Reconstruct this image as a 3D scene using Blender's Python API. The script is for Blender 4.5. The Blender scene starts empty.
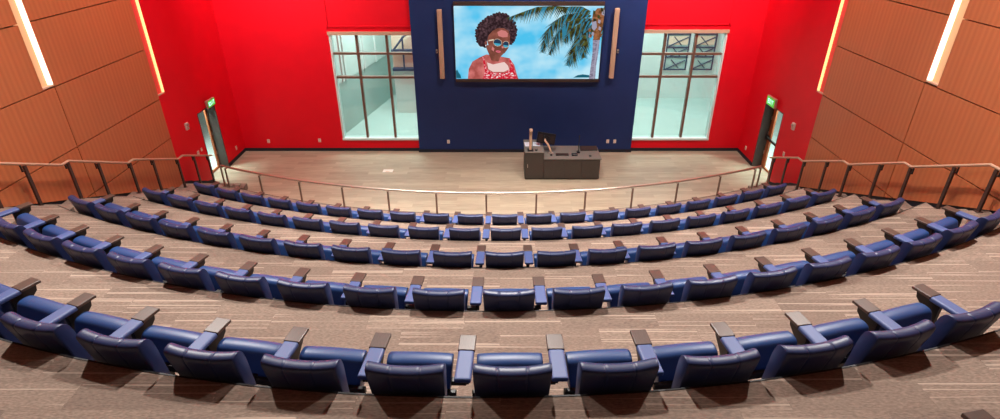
import bpy, bmesh, math, random
from mathutils import Vector, Matrix
random.seed(7)
S = bpy.context.scene
COL = S.collection
PI = math.pi

# ------------------------------------------------------------------ helpers
def lin(c):
    return tuple((v / 12.92 if v <= .04045 else ((v + .055) / 1.055) ** 2.4) for v in c)
def rgb(r, g, b):
    return lin((r / 255, g / 255, b / 255)) + (1,)

class MB:
    """collects shapes into one mesh"""
    def __init__(s): s.v = []; s.f = []; s.m = []
    def add(s, vs, fs, mi=0):
        o = len(s.v); s.v += [tuple(v) for v in vs]
        s.f += [tuple(i + o for i in f) for f in fs]; s.m += [mi] * len(fs)
        return s
    def box(s, x0, x1, y0, y1, z0, z1, mi=0, M=None):
        vs = [Vector(p) for p in ((x0,y0,z0),(x1,y0,z0),(x1,y1,z0),(x0,y1,z0),(x0,y0,z1),(x1,y0,z1),(x1,y1,z1),(x0,y1,z1))]
        if M: vs = [M @ v for v in vs]
        return s.add(vs, [(0,3,2,1),(4,5,6,7),(0,1,5,4),(1,2,6,5),(2,3,7,6),(3,0,4,7)], mi)
    def prism(s, pts, lo, hi, axis='x', mi=0, M=None):
        """polygon pts extruded along an axis; for axis x pts are (y,z), y: (x,z), z: (x,y)"""
        def P(a, b, t): return Vector({'x': (t,a,b), 'y': (a,t,b), 'z': (a,b,t)}[axis])
        n = len(pts)
        vs = [P(a,b,lo) for a,b in pts] + [P(a,b,hi) for a,b in pts]
        if M: vs = [M @ v for v in vs]
        return s.add(vs, [tuple(range(n))[::-1], tuple(range(n, 2*n))] + [(i,(i+1)%n,n+(i+1)%n,n+i) for i in range(n)], mi)
    def tube(s, path, r, n=8, mi=0, sx=1, sy=1):
        path = [Vector(p) for p in path]; rings = []
        for i, p in enumerate(path):
            a = path[max(i-1,0)]; b = path[min(i+1,len(path)-1)]
            d = (b - a).normalized()
            up = Vector((0,0,1)) if abs(d.z) < .95 else Vector((0,1,0))
            x = d.cross(up).normalized(); y = x.cross(d).normalized()
            rr = r[i] if isinstance(r, (list, tuple)) else r
            rings.append([p + x*math.cos(2*PI*k/n)*rr*sx + y*math.sin(2*PI*k/n)*rr*sy for k in range(n)])
        vs = [v for g in rings for v in g]; fs = []
        for i in range(len(path)-1):
            for k in range(n):
                fs.append((i*n+k, i*n+(k+1)%n, (i+1)*n+(k+1)%n, (i+1)*n+k))
        fs += [tuple(range(n))[::-1], tuple(range((len(path)-1)*n, len(path)*n))]
        return s.add(vs, fs, mi)
    def cyl(s, c, r, h, n=16, mi=0):
        return s.tube([(c[0],c[1],c[2]),(c[0],c[1],c[2]+h)], r, n, mi)
    def loft(s, rings, mi=0, caps=True):
        n = len(rings[0]); vs = [v for g in rings for v in g]; fs = []
        for i in range(len(rings)-1):
            for k in range(n):
                fs.append((i*n+k, (i+1)*n+k, (i+1)*n+(k+1)%n, i*n+(k+1)%n))
        if caps: fs += [tuple(range(n)), tuple(range((len(rings)-1)*n, len(rings)*n))[::-1]]
        return s.add(vs, fs, mi)
    def build(s, name, mats, parent=None, bev=0, smooth=False, seg=2, loc=None):
        me = bpy.data.meshes.new(name)
        me.from_pydata(s.v, [], s.f)
        if not isinstance(mats, (list, tuple)): mats = [mats]
        for m in mats: me.materials.append(m)
        for p, i in zip(me.polygons, s.m): p.material_index = i
        bm = bmesh.new(); bm.from_mesh(me)
        bmesh.ops.recalc_face_normals(bm, faces=bm.faces)
        if bev:
            es = [e for e in bm.edges if len(e.link_faces) == 2 and e.calc_face_angle(0) > .5]
            bmesh.ops.bevel(bm, geom=es, offset=bev, segments=seg, profile=.5, affect='EDGES', clamp_overlap=True)
        if smooth:
            for f in bm.faces: f.smooth = True
        for e in bm.edges:
            if len(e.link_faces) == 2: e.smooth = e.calc_face_angle(0) < .7
        bm.to_mesh(me); bm.free()
        o = bpy.data.objects.new(name, me); COL.objects.link(o)
        if parent: o.parent = parent
        if loc: o.location = loc
        return o

def tag(o, label=None, cat=None, group=None, kind=None):
    if label: o['label'] = label
    if cat: o['category'] = cat
    if group: o['group'] = group
    if kind: o['kind'] = kind
    return o
def empty(name, loc, rz=0, **kw):
    o = bpy.data.objects.new(name, None); COL.objects.link(o)
    o.location = loc; o.rotation_euler = (0, 0, rz); o.empty_display_size = .2
    return tag(o, **kw)
def copy_tree(o, parent=None):
    c = o.copy(); COL.objects.link(c); c.parent = parent
    for ch in o.children: copy_tree(ch, c)
    return c

# ---------------------------------------------------------------- materials
def mat(name, col, rough=.5, metal=0, spec=.5, emit=None, estr=0):
    m = bpy.data.materials.new(name); m.use_nodes = True
    b = m.node_tree.nodes['Principled BSDF']
    b.inputs['Base Color'].default_value = col; b.inputs['Roughness'].default_value = rough
    b.inputs['Metallic'].default_value = metal; b.inputs['Specular IOR Level'].default_value = spec
    if emit: b.inputs['Emission Color'].default_value = emit; b.inputs['Emission Strength'].default_value = estr
    return m
def nodes(m): return m.node_tree.nodes, m.node_tree.links, m.node_tree.nodes['Principled BSDF']
def noise_var(m, scale, amt, rough_amt=0, bump=0, stretch=(1,1,1), detail=3):
    """gentle procedural variation of the base colour"""
    N, L, b = nodes(m); col = b.inputs['Base Color'].default_value[:]
    tc = N.new('ShaderNodeTexCoord'); mp = N.new('ShaderNodeMapping'); mp.inputs['Scale'].default_value = stretch
    nz = N.new('ShaderNodeTexNoise'); nz.inputs['Scale'].default_value = scale; nz.inputs['Detail'].default_value = detail
    L.new(tc.outputs['Object'], mp.inputs['Vector']); L.new(mp.outputs['Vector'], nz.inputs['Vector'])
    cr = N.new('ShaderNodeValToRGB')
    cr.color_ramp.elements[0].position = .3; cr.color_ramp.elements[1].position = .7
    cr.color_ramp.elements[0].color = tuple(c*(1-amt) for c in col[:3]) + (1,)
    cr.color_ramp.elements[1].color = tuple(min(1,c*(1+amt)) for c in col[:3]) + (1,)
    L.new(nz.outputs['Fac'], cr.inputs['Fac']); L.new(cr.outputs['Color'], b.inputs['Base Color'])
    if bump:
        bp = N.new('ShaderNodeBump'); bp.inputs['Strength'].default_value = bump; bp.inputs['Distance'].default_value = .01
        L.new(nz.outputs['Fac'], bp.inputs['Height']); L.new(bp.outputs['Normal'], b.inputs['Normal'])
    return m
def planks(name, c1, c2, streak, w, h, rough, streak_amt, grain, sfreq, gsc=(30, 90, 1)):
    """plank flooring: planks along x, per-plank tone, long streaks along x"""
    m = mat(name, c1, rough); N, L, b = nodes(m)
    tc = N.new('ShaderNodeTexCoord')
    br = N.new('ShaderNodeTexBrick'); br.offset = .37; br.offset_frequency = 2; br.squash = 1
    br.inputs['Color1'].default_value = (0,0,0,1); br.inputs['Color2'].default_value = (1,1,1,1); br.inputs['Mortar'].default_value = (.4,.4,.4,1)
    br.inputs['Scale'].default_value = 1; br.inputs['Mortar Size'].default_value = .004
    br.inputs['Brick Width'].default_value = w; br.inputs['Row Height'].default_value = h; br.inputs['Bias'].default_value = 0
    L.new(tc.outputs['Object'], br.inputs['Vector'])
    # per plank shift of the streak pattern
    sh = N.new('ShaderNodeVectorMath'); sh.operation = 'MULTIPLY_ADD'
    sh.inputs[1].default_value = (9.7, 7.3, 5.1)
    L.new(br.outputs['Color'], sh.inputs[0])
    L.new(tc.outputs['Object'], sh.inputs[2])
    mp = N.new('ShaderNodeMapping'); mp.inputs['Scale'].default_value = (.35, sfreq, 1)
    L.new(sh.outputs[0], mp.inputs['Vector'])
    nz = N.new('ShaderNodeTexNoise'); nz.inputs['Scale'].default_value = 1; nz.inputs['Detail'].default_value = 2
    L.new(mp.outputs['Vector'], nz.inputs['Vector'])
    st = N.new('ShaderNodeValToRGB'); st.color_ramp.elements[0].position = .60; st.color_ramp.elements[1].position = .65
    L.new(nz.outputs['Fac'], st.inputs['Fac'])
    mp2 = N.new('ShaderNodeMapping'); mp2.inputs['Scale'].default_value = gsc
    L.new(sh.outputs[0], mp2.inputs['Vector'])
    nz2 = N.new('ShaderNodeTexNoise'); nz2.inputs['Scale'].default_value = 1; nz2.inputs['Detail'].default_value = 4
    L.new(mp2.outputs['Vector'], nz2.inputs['Vector'])
    mx = N.new('ShaderNodeMix'); mx.data_type = 'RGBA'; mx.inputs['A'].default_value = c1; mx.inputs['B'].default_value = c2
    L.new(br.outputs['Color'], mx.inputs['Factor'])
    mg = N.new('ShaderNodeMix'); mg.data_type = 'RGBA'; mg.blend_type = 'OVERLAY'; mg.inputs['Factor'].default_value = grain
    L.new(mx.outputs['Result'], mg.inputs['A']); L.new(nz2.outputs['Fac'], mg.inputs['B'])
    ms = N.new('ShaderNodeMix'); ms.data_type = 'RGBA'; ms.inputs['B'].default_value = streak
    sm = N.new('ShaderNodeMath'); sm.operation = 'MULTIPLY'; sm.inputs[1].default_value = streak_amt
    L.new(st.outputs['Color'], sm.inputs[0]); L.new(sm.outputs[0], ms.inputs['Factor'])
    L.new(mg.outputs['Result'], ms.inputs['A']); L.new(ms.outputs['Result'], b.inputs['Base Color'])
    return m
def wood_panel(name, base, dark):
    """veneered acoustic panel: fine vertical reeding"""
    m = mat(name, base, .45); N, L, b = nodes(m)
    tc = N.new('ShaderNodeTexCoord')
    mp = N.new('ShaderNodeMapping'); mp.inputs['Scale'].default_value = (1, 1, .03)
    L.new(tc.outputs['Object'], mp.inputs['Vector'])
    wv = N.new('ShaderNodeTexWave'); wv.wave_type = 'BANDS'; wv.bands_direction = 'Y'; wv.inputs['Scale'].default_value = 2.6
    wv.inputs['Distortion'].default_value = .3
    L.new(tc.outputs['Object'], wv.inputs['Vector'])
    nz = N.new('ShaderNodeTexNoise'); nz.inputs['Scale'].default_value = 9; nz.inputs['Detail'].default_value = 4
    L.new(mp.outputs['Vector'], nz.inputs['Vector'])
    ad = N.new('ShaderNodeMath'); ad.operation = 'MULTIPLY_ADD'; ad.inputs[1].default_value = .35
    L.new(wv.outputs['Fac'], ad.inputs[0]); 
    m2 = N.new('ShaderNodeMath'); m2.operation = 'MULTIPLY'; m2.inputs[1].default_value = .65
    L.new(nz.outputs['Fac'], m2.inputs[0]); L.new(m2.outputs[0], ad.inputs[2])
    mx = N.new('ShaderNodeMix'); mx.data_type = 'RGBA'; mx.inputs['A'].default_value = dark; mx.inputs['B'].default_value = base
    L.new(ad.outputs[0], mx.inputs['Factor']); L.new(mx.outputs['Result'], b.inputs['Base Color'])
    return m

M = {}
M['carpet'] = planks('carpet_planks', rgb(119,100,89), rgb(137,117,104), rgb(192,170,154), 1.0, .25, .95, .6, .75, 34)
M['stage'] = planks('stage_planks', rgb(156,142,121), rgb(176,161,138), rgb(196,181,157), 1.25, .2, .5, .25, .45, 12, (2.5, 50, 1))
M['riser'] = mat('riser_dark', rgb(48,40,42), .8)
M['nosing'] = mat('nosing_black', rgb(24,22,24), .6)
M['ceiling'] = mat('ceiling_paint', rgb(200,190,180), .9)
M['red'] = noise_var(mat('red_paint', rgb(230,3,30), .55, spec=.3), 2.0, .03)
M['blue'] = noise_var(mat('navy_paint', rgb(29,48,100), .6, spec=.3), 2.0, .05)
M['wood'] = wood_panel('wood_veneer', rgb(204,122,76), rgb(178,98,58))
M['seam'] = mat('panel_gap', rgb(60,28,18), .9)
M['base'] = mat('dark_base', rgb(26,27,40), .6)
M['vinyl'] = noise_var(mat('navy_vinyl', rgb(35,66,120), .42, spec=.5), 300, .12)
M['vinyl_shaded'] = noise_var(mat('navy_vinyl_shaded', rgb(32,45,88), .42, spec=.5), 300, .12)  # same navy vinyl, with the shade on the backrests put into its colour
M['pad'] = noise_var(mat('arm_vinyl', rgb(68,86,138), .5, spec=.5), 300, .08)
M['cap'] = noise_var(mat('arm_laminate', rgb(78,58,50), .4, spec=.5), 20, .15, stretch=(8,1,1))
M['blackmetal'] = noise_var(mat('black_metal', rgb(28,24,24), .45), 30, .1)
M['bronze'] = noise_var(mat('bronze_post', rgb(74,54,48), .4, metal=.3), 15, .1)
M['railpost'] = mat('rail_post', rgb(136,112,98), .4, metal=.4)
M['steel'] = mat('brushed_steel', rgb(205,190,176), .28, metal=.9)
M['mullion'] = noise_var(mat('brown_mullion', rgb(120,88,74), .4, metal=.2), 10, .06)
M['header'] = noise_var(mat('beige_header', rgb(196,158,132), .5), 5, .05)
M['whiteframe'] = mat('white_frame', rgb(215,225,222), .5)
M['beige'] = noise_var(mat('beige_metal', rgb(214,176,148), .5), 12, .05)
M['plate'] = mat('white_plastic', rgb(235,225,212), .4)
M['desk'] = noise_var(mat('desk_laminate', rgb(66,56,50), .55), 12, .12, stretch=(1,1,5))
M['desktop'] = noise_var(mat('desk_top', rgb(120,112,104), .4), 20, .08)
M['screenframe'] = mat('screen_frame', rgb(66,48,42), .5)
M['black'] = mat('black_plastic', rgb(18,18,22), .35)
M['silver'] = mat('silver_metal', rgb(190,180,170), .35, metal=.6)
M['paper'] = mat('paper', rgb(225,228,240), .8)
M['doorwood'] = noise_var(mat('door_wood', rgb(176,98,58), .45), 6, .12, stretch=(1,8,.6))
M['jamb'] = noise_var(mat('door_jamb_grey', rgb(64,54,50), .6), 10, .1)
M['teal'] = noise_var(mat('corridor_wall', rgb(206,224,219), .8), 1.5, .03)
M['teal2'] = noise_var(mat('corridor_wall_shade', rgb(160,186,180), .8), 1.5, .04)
M['tealfloor'] = noise_var(mat('corridor_floor', rgb(186,206,200), .5), 2, .04)
M['beigewall'] = noise_var(mat('corridor_beige', rgb(222,200,176), .8), 2, .04)
M['railblue'] = mat('dark_blue_rail', rgb(44,56,86), .5)
M['exitbox'] = mat('exit_housing', rgb(190,150,130), .5)
M['exitgreen'] = mat('exit_green', rgb(40,170,50), .5, emit=rgb(90,200,60), estr=.75)
M['exitwhite'] = mat('exit_letters', rgb(220,250,255), .5, emit=rgb(200,250,255), estr=.9)
M['slotlamp'] = mat('slot_lamp_lens', rgb(255,240,220), .5, emit=(1,.86,.70,1), estr=1.5)
M['slotlamp_warm'] = mat('slot_lamp_lens_warm', rgb(255,230,180), .5, emit=(1,.66,.24,1), estr=1.3)
M['slotred_glow'] = mat('slot_red_glow', rgb(250,70,70), .6)  # red wall lightened to pink: the lamp's glow painted into the colour
M['slotback'] = mat('slot_cream', rgb(250,200,150), .6)
def glass_mat(name, tint, gl=.06):
    m = bpy.data.materials.new(name); m.use_nodes = True
    N = m.node_tree.nodes; L = m.node_tree.links; N.clear()
    o = N.new('ShaderNodeOutputMaterial'); t = N.new('ShaderNodeBsdfTransparent'); t.inputs['Color'].default_value = tint
    g = N.new('ShaderNodeBsdfGlossy'); g.inputs['Roughness'].default_value = .05
    x = N.new('ShaderNodeMixShader'); x.inputs[0].default_value = gl
    L.new(t.outputs[0], x.inputs[1]); L.new(g.outputs[0], x.inputs[2]); L.new(x.outputs[0], o.inputs[0])
    return m
M['glass'] = glass_mat('teal_glass', rgb(226,240,238))

# ------------------------------------------------------------------ camera
H = 7.6
cam_d = bpy.data.cameras.new('camera'); cam = bpy.data.objects.new('camera', cam_d); COL.objects.link(cam)
cam.location = (0, 0, H); cam.rotation_euler = (PI/2 - .4957422551678384, 0, 0)
cam_d.sensor_width = 36; cam_d.lens = 20.4019; cam_d.clip_end = 200
S.camera = cam
CAMP = Vector((0,0,H))

# --------------------------------------------------------- room dimensions
XL, XR, YB = -8.87, 8.27, 18.36
YBL = 18.24                      # face of the navy screen wall
TOP = 10.4
XA, XB = -7.62, 7.42             # inner edges of the two side aisles
XC = -.12
RR = [16.321, 15.923, 14.678, 13.565, 12.369, 11.31]
YC = [27.108, 24.802, 21.567, 18.509, 15.398, 12.535]
F0 = [.01349, .01397, .01256, .01574, .01653, .0149]
ZT = [1.655 + .772*i for i in range(6)]          # top of the backs
SEAT_H = .955
ZF = [z - SEAT_H for z in ZT]                    # tier floors
ZF.append(ZF[-1] + .772)
PITCH = .738
NOSE = .175
ENDL = [.06, .06, .09, .06, 0, 0, 0]; ENDR = [0, 0, .02, .03, 0, 0, 0]
def end_shift(i, ph):             # the rows bend back a little at their ends
    t = ph/(9.5*PITCH/RR[i])
    return (ENDL if t < 0 else ENDR)[i]*min(abs(t), 1.1)**4
def arc_y(i, x):                  # rear edge of tier i (edge of the tier behind row i) at x
    R = RR[i] + NOSE
    d = R*R - (x - XC)**2
    return YC[i] - math.sqrt(max(d, .01)) - end_shift(i, math.asin(max(-.99, min(.99, (x - XC)/RR[i]))))
RAIL_R, RAIL_XC, RAIL_Y = 17.3, -.2, 12.50
def front_y(x): return RAIL_Y + RAIL_R - math.sqrt(RAIL_R**2 - (x-RAIL_XC)**2)

# ------------------------------------------------------------------ floors
m = MB(); m.box(XL-.35, XR+.35, 10, YB+.02, -.2, 0)
tag(m.build('floor_stage', M['stage']), kind='structure')
tiers = MB(); nose = MB()
NX = 48
xs = [XA + (XB-XA)*k/NX for k in range(NX+1)]
for i in range(7):
    yf = (lambda x, i=i: front_y(x)) if i == 0 else (lambda x, i=i: arc_y(i-1, x))
    yb = (lambda x, i=i: arc_y(i, x) - .04) if i < 6 else (lambda x: -6.0)
    z0 = 0 if i == 0 else ZF[i-1] - .05
    z1 = ZF[i]
    for k in range(NX):
        a, b = xs[k], xs[k+1]
        fa, fb, ba, bb = yf(a), yf(b), yb(a), yb(b)
        vs = [(a,ba,z1),(b,bb,z1),(b,fb,z1),(a,fa,z1),(b,fb,z0),(a,fa,z0)]
        tiers.add(vs, [(0,1,2,3)], 0); tiers.add([vs[3],vs[2],vs[4],vs[5]], [(0,1,2,3)], 1)
        # nosing strip
        nose.add([(a,fa-.002,z1+.004),(b,fb-.002,z1+.004),(b,fb+.012,z1+.004),(a,fa+.012,z1+.004),(b,fb+.012,z1-.035),(a,fa+.012,z1-.035)],
                 [(0,1,2,3),(3,2,4,5)])
    for x in (XA, XB):
        a, b = yf(x), yb(x)
        tiers.add([(x,b,z1),(x,a,z1),(x,a,z1-1.2),(x,b,z1-1.2)], [(0,1,2,3)], 0)
# aisle stairs down both side walls: four risers per tier
Lland = []; 
def aisle(xi, xo):
    yl = [arc_y(i, xi) for i in range(6)]
    yl = [y - (.2 if xi > 0 else 0) for y in yl]
    lo, hi = min(xi, xo), max(xi, xo)
    flights = []
    y_front = [14.3 if xi < 0 else 14.15] + yl        # front edge of tier i at the aisle
    SH_ = .1
    for i in range(7):
        z = ZF[i]; zl = ZF[i-1] if i else 0
        yf = y_front[i] - (SH_ if i else 0)
        nxt = (y_front[i-1] - (SH_ if i > 1 else 0) - .2) if i else yf + 1.45
        t = (nxt - yf) / 4; r = (z - zl) / 4
        yb = y_front[i+1] if i < 6 else -6.0
        ylast = yf - .2 if i < 6 else yf
        # landing
        tiers.box(lo, hi, yb if i == 6 else yf - .22, yf, zl - .05, z, 0)
        for k in range(1, 4):
            tiers.box(lo, hi, yf + t*(k-1) - (.005 if k > 1 else 0), yf + t*k, zl - .05, z - r*k, 0)
        if i: tiers.box(lo, hi, yf + t*3, nxt - .02, zl - .05, zl, 0)
    return y_front
LY = aisle(XA, XL); RY = aisle(XB, XR)
tag(tiers.build('floor', [M['carpet'], M['riser']]), kind='structure')
tag(nose.build('trim_1', M['nosing']), kind='structure')

# ------------------------------------------------------------- side walls
def side_wall(sx, X, yb_border, slot0, slot1, z_slot, yr0, yr1, zr_slot, door, off, seams, name, zoff):
    """sx = -1 left, +1 right; X inner face"""
    def bx(mb, d0, d1, y0, y1, z0, z1, mi=0):
        a, b = X + sx*d0, X + sx*d1
        mb.box(min(a,b), max(a,b), y0, y1, z0, z1, mi)
    T = .29
    red = MB()
    d0, d1, dz = door
    bx(red, 0, T, yb_border, yr1, -.1, zr_slot)             # red below the border slot
    bx(red, .2, T, yb_border, yr1, zr_slot, TOP)            # back of the border slot
    bx(red, 0, T, yr1, d0, -.1, TOP)
    bx(red, 0, T, d0, d1, dz, TOP)
    bx(red, 0, T, d1, YB + .3, -.1, TOP)
    bx(red, .21, T+.05, -6.0, yb_border, -.1, TOP)
    tag(red.build('wall_' + name, M['red']), kind='structure')
    # wood cladding panels
    wd = MB(); 
    def zb(y): return 2.87 - (y - 8.87)*.411 + zoff          # sloping lower edge
    g = .011
    ys = [(slot1 + g, yb_border), (slot0 - 3.28 + .36 + g, slot0), (slot0 - 6.2 + g, slot0 - 2.92 - g), (slot0 - 9.4, slot0 - 6.2 - g), (-6.0, slot0 - 9.4 - 2*g)]
    hz = seams + [TOP]
    def panel(y0, y1, z0, z1):
        za, zc = max(z0, zb(y0)), max(z0, zb(y1))
        if z1 <= min(za, zc): return
        pts = [(y0, min(za, z1)), (y1, min(zc, z1)), (y1, z1), (y0, z1)]
        if za > z1:                                          # the slope cuts the corner off
            yc = y0 + (y1-y0)*(za - z1)/(za - zb(y1)); pts = [(yc, z1), (y1, max(zb(y1), z0)), (y1, z1)]
        elif zb(y1) < z0 < za:
            yc = y0 + (y1-y0)*(za - z0)/(za - zb(y1)); pts = [(y0, za), (yc, z0), (y1, z0), (y1, z1), (y0, z1)]
        lo, hi = sorted((X, X + sx*.2))
        wd.prism(pts, lo, hi, 'x')
    for (y0, y1) in ys:
        prev = -1
        for h in hz:
            panel(y0, y1, prev + g, h - g); prev = h
    # strip beneath the light slot
    prev = -1
    for h in seams:
        if h <= z_slot + .01: panel(slot0, slot1 - g, prev + g, h - g); prev = h
    tag(wd.build('trim_' + ('2' if sx < 0 else '3'), M['wood']), kind='structure')
    bk = MB(); bx(bk, .2, .215, -6.0, slot0, -.1, TOP); bx(bk, .2, .215, slot1, yb_border, -.1, TOP); bx(bk, .2, .215, slot0, slot1, -.1, z_slot)
    tag(bk.build('trim_' + ('4' if sx < 0 else '5'), M['seam']), kind='structure')
    # sloping dark base board under the cladding
    bb = MB(); lo, hi = sorted((X + sx*.02, X + sx*.2))
    bb.prism([(-6.0, zb(-6.0) + .01), (-6.0, zb(-6.0) - 1.4), (yb_border, zb(yb_border) - 1.0), (yb_border, zb(yb_border) + .01)], lo, hi, 'x')
    # stepped base on the red part
    lo, hi = sorted((X - sx*.02, X + sx*.05))
    yf = (LY if sx < 0 else RY)[0]; t = 1.45/4; r = ZF[0]/4
    pts = [(yb_border, 0), (yb_border, ZF[0]+.03), (yf+.05, ZF[0]+.03)]
    for k in range(1, 5):
        pts += [(yf + t*k*1.0 + .05, ZF[0] - r*k + .03 + r*.25)] if k < 4 else [(yf + t*4 + .05, .1)]
        if k < 4: pts += [(yf + t*k + .1, ZF[0] - r*k + .03)]
    pts += [(d0 - .06, .1), (d0 - .06, 0)]
    bb.prism(pts, lo, hi, 'x')
    a, b = sorted((X - sx*.02, X + sx*.02))
    bb.box(a, b, d1, YB, 0, .11)
    tag(bb.build('baseboard_' + name, M['base']), kind='structure')
    # linear wall lights standing in the slots
    lamps = []
    for (ya, yb2, z0, lens, back, dep, lab) in ((slot0, slot1, z_slot, 'slotlamp', 'slotback', .09, 'tall white linear light recessed between wood panels on the %s wall' % name),
                                (yb_border, yr1, zr_slot, 'slotlamp_warm', 'slotred_glow', .055, 'tall warm linear light where wood meets red on the %s wall' % name)):
        e = empty('wall_light', (X + sx*.1, (ya+yb2)/2, z0), label=lab, cat='wall light', group='linear lights set into the side walls')
        w = (yb2 - ya)/2; h = TOP - z0 - .1
        def lb(mb, d0, d1, y0, y1, z0_, z1_): 
            p, q = sorted((sx*(d0-.1), sx*(d1-.1))); mb.box(p, q, y0, y1, z0_, z1_)
        k = MB(); lb(k, dep + .001, .195, -w, w, 0, h); k.build('back_plate', M[back], e)
        k = MB(); lb(k, .006, dep, w - .045, w - .001, .035, h); o = k.build('diffuser', M[lens], e)
        k = MB(); lb(k, .0, dep, -w, w, .002, .03); k.build('end_cap', M['beige'], e)
        lamps.append(e)
side_wall(-1, XL, 14.34, 10.78, 11.09, 4.40, 14.34, 14.67, 3.18, (15.92, 17.03, 2.17), 0, [2.03, 3.10, 4.38, 5.63, 6.9, 8.2], 'left', -.03)
side_wall(1, XR, 14.18, 10.53, 10.87, 4.55, 14.18, 14.50, 3.27, (15.86, 17.08, 2.2), 0, [2.13, 3.27, 4.52, 5.78, 7.0, 8.3], 'right', -.02)

# --------------------------------------------------------------- back wall
WL = (-5.42, -2.66, .40, 4.04); WR = (4.31, 7.19, .40, 4.10)
bw = MB()
def wall_with_hole(mb, x0, x1, y0, y1, z0, z1, hole):
    a, b, c, d = hole
    mb.box(x0, a, y0, y1, z0, z1); mb.box(b, x1, y0, y1, z0, z1); mb.box(a, b, y0, y1, z0, c); mb.box(a, b, y0, y1, d, z1)
wall_with_hole(bw, XL - .3, 0, YB, YB + .28, 0, TOP, WL)
wall_with_hole(bw, 0, XR + .3, YB, YB + .28, 0, TOP, WR)
# raised panel borders above the windows
for (a, b, z) in ((-5.42, -2.79, 4.17), (4.4, 7.2, 4.24)):
    bw.box(a, b, YB - .025, YB, z, z + .05)
    e_ = a if a < 0 else b
    bw.box(e_ - .03, e_ + .03, YB - .025, YB, z, TOP)
tag(bw.build('wall_back', M['red']), kind='structure')
nv = MB(); nv.box(-2.79, 4.52, YBL, YB, 0, TOP)
tag(nv.build('wall_screen', M['blue']), kind='structure')
bs = MB(); bs.box(XL, -2.79, YB - .02, YB, 0, .11); bs.box(4.52, XR, YB - .02, YB, 0, .11); bs.box(-2.81, 4.54, YBL - .02, YBL, 0, .11)
tag(bs.build('baseboard_back', M['base']), kind='structure')

def window(n, W, cols, rows):
    e = empty('window_%d' % n, ((W[0]+W[1])/2, YB, W[2])); tag(e, kind='structure')
    cx = (W[0]+W[1])/2; hw = (W[1]-W[0])/2; h = W[3]-W[2]
    f = MB(); d0, d1 = .04, .17
    for x in cols: f.box(x-cx-.035, x-cx+.035, d0, d1, 0, h)
    for z in rows: f.box(-hw, hw, d0+.003, d1-.003, z-W[2]-.035, z-W[2]+.035)
    f.build('window_frame', M['mullion'], e)
    t = MB(); t.box(-hw-.03, hw+.03, -.03, .2, h-.11, h); t.build('window_header', M['header'], e, bev=.006)
    s = MB(); s.box(-hw, hw, -.04, .25, 0, .075); s.build('window_sill', M['whiteframe'], e, bev=.006)
    s = MB()
    for sgn in (-1, 1):
        a, b = sorted((sgn*hw, sgn*(hw-.06))); s.box(a, b, .0, .25, .075, h-.11)
    s.build('window_jamb', M['whiteframe'], e)
    g = MB(); g.box(-hw+.06, hw-.06, .10, .108, .075, h-.11); g.build('window_pane', M['glass'], e)
window(1, WL, [-4.57, -3.61], [3.34, 2.57])
window(2, WR, [5.26, 6.24], [3.33, 2.59])

rw = MB(); rw.box(XL-.3, XR+.3, -6.3, -6, -.2, TOP); tag(rw.build('wall_rear', M['wood']), kind='structure')
ce = MB(); ce.box(XL-.3, XR+.3, -6.3, YB+.3, TOP, TOP+.2); tag(ce.build('ceiling', M['ceiling']), kind='structure')
# corridor behind the windows
co = MB(); co.box(-14, 14, YB + .28, 30, -.2, 0); tag(co.build('floor_corridor', M['tealfloor']), kind='structure')
cw = MB()
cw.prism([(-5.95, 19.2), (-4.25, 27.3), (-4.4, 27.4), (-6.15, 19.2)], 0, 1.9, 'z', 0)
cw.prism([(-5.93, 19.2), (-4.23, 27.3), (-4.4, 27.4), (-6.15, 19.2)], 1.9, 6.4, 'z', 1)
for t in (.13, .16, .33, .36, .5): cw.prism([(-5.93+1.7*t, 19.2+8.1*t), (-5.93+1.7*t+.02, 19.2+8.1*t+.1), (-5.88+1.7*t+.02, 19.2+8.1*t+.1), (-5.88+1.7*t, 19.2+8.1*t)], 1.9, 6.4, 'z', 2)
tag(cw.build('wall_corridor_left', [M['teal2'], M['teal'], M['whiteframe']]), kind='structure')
cw = MB(); cw.box(2.5, 14, 24.4, 24.6, 0, 6.4); cw.box(-8, 2.5, 27.3, 27.5, 0, 6.4); cw.box(2.4, 2.5, 24.4, 27.3, 0, 6.4)
tag(cw.build('wall_corridor_back', M['teal']), kind='structure')
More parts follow.
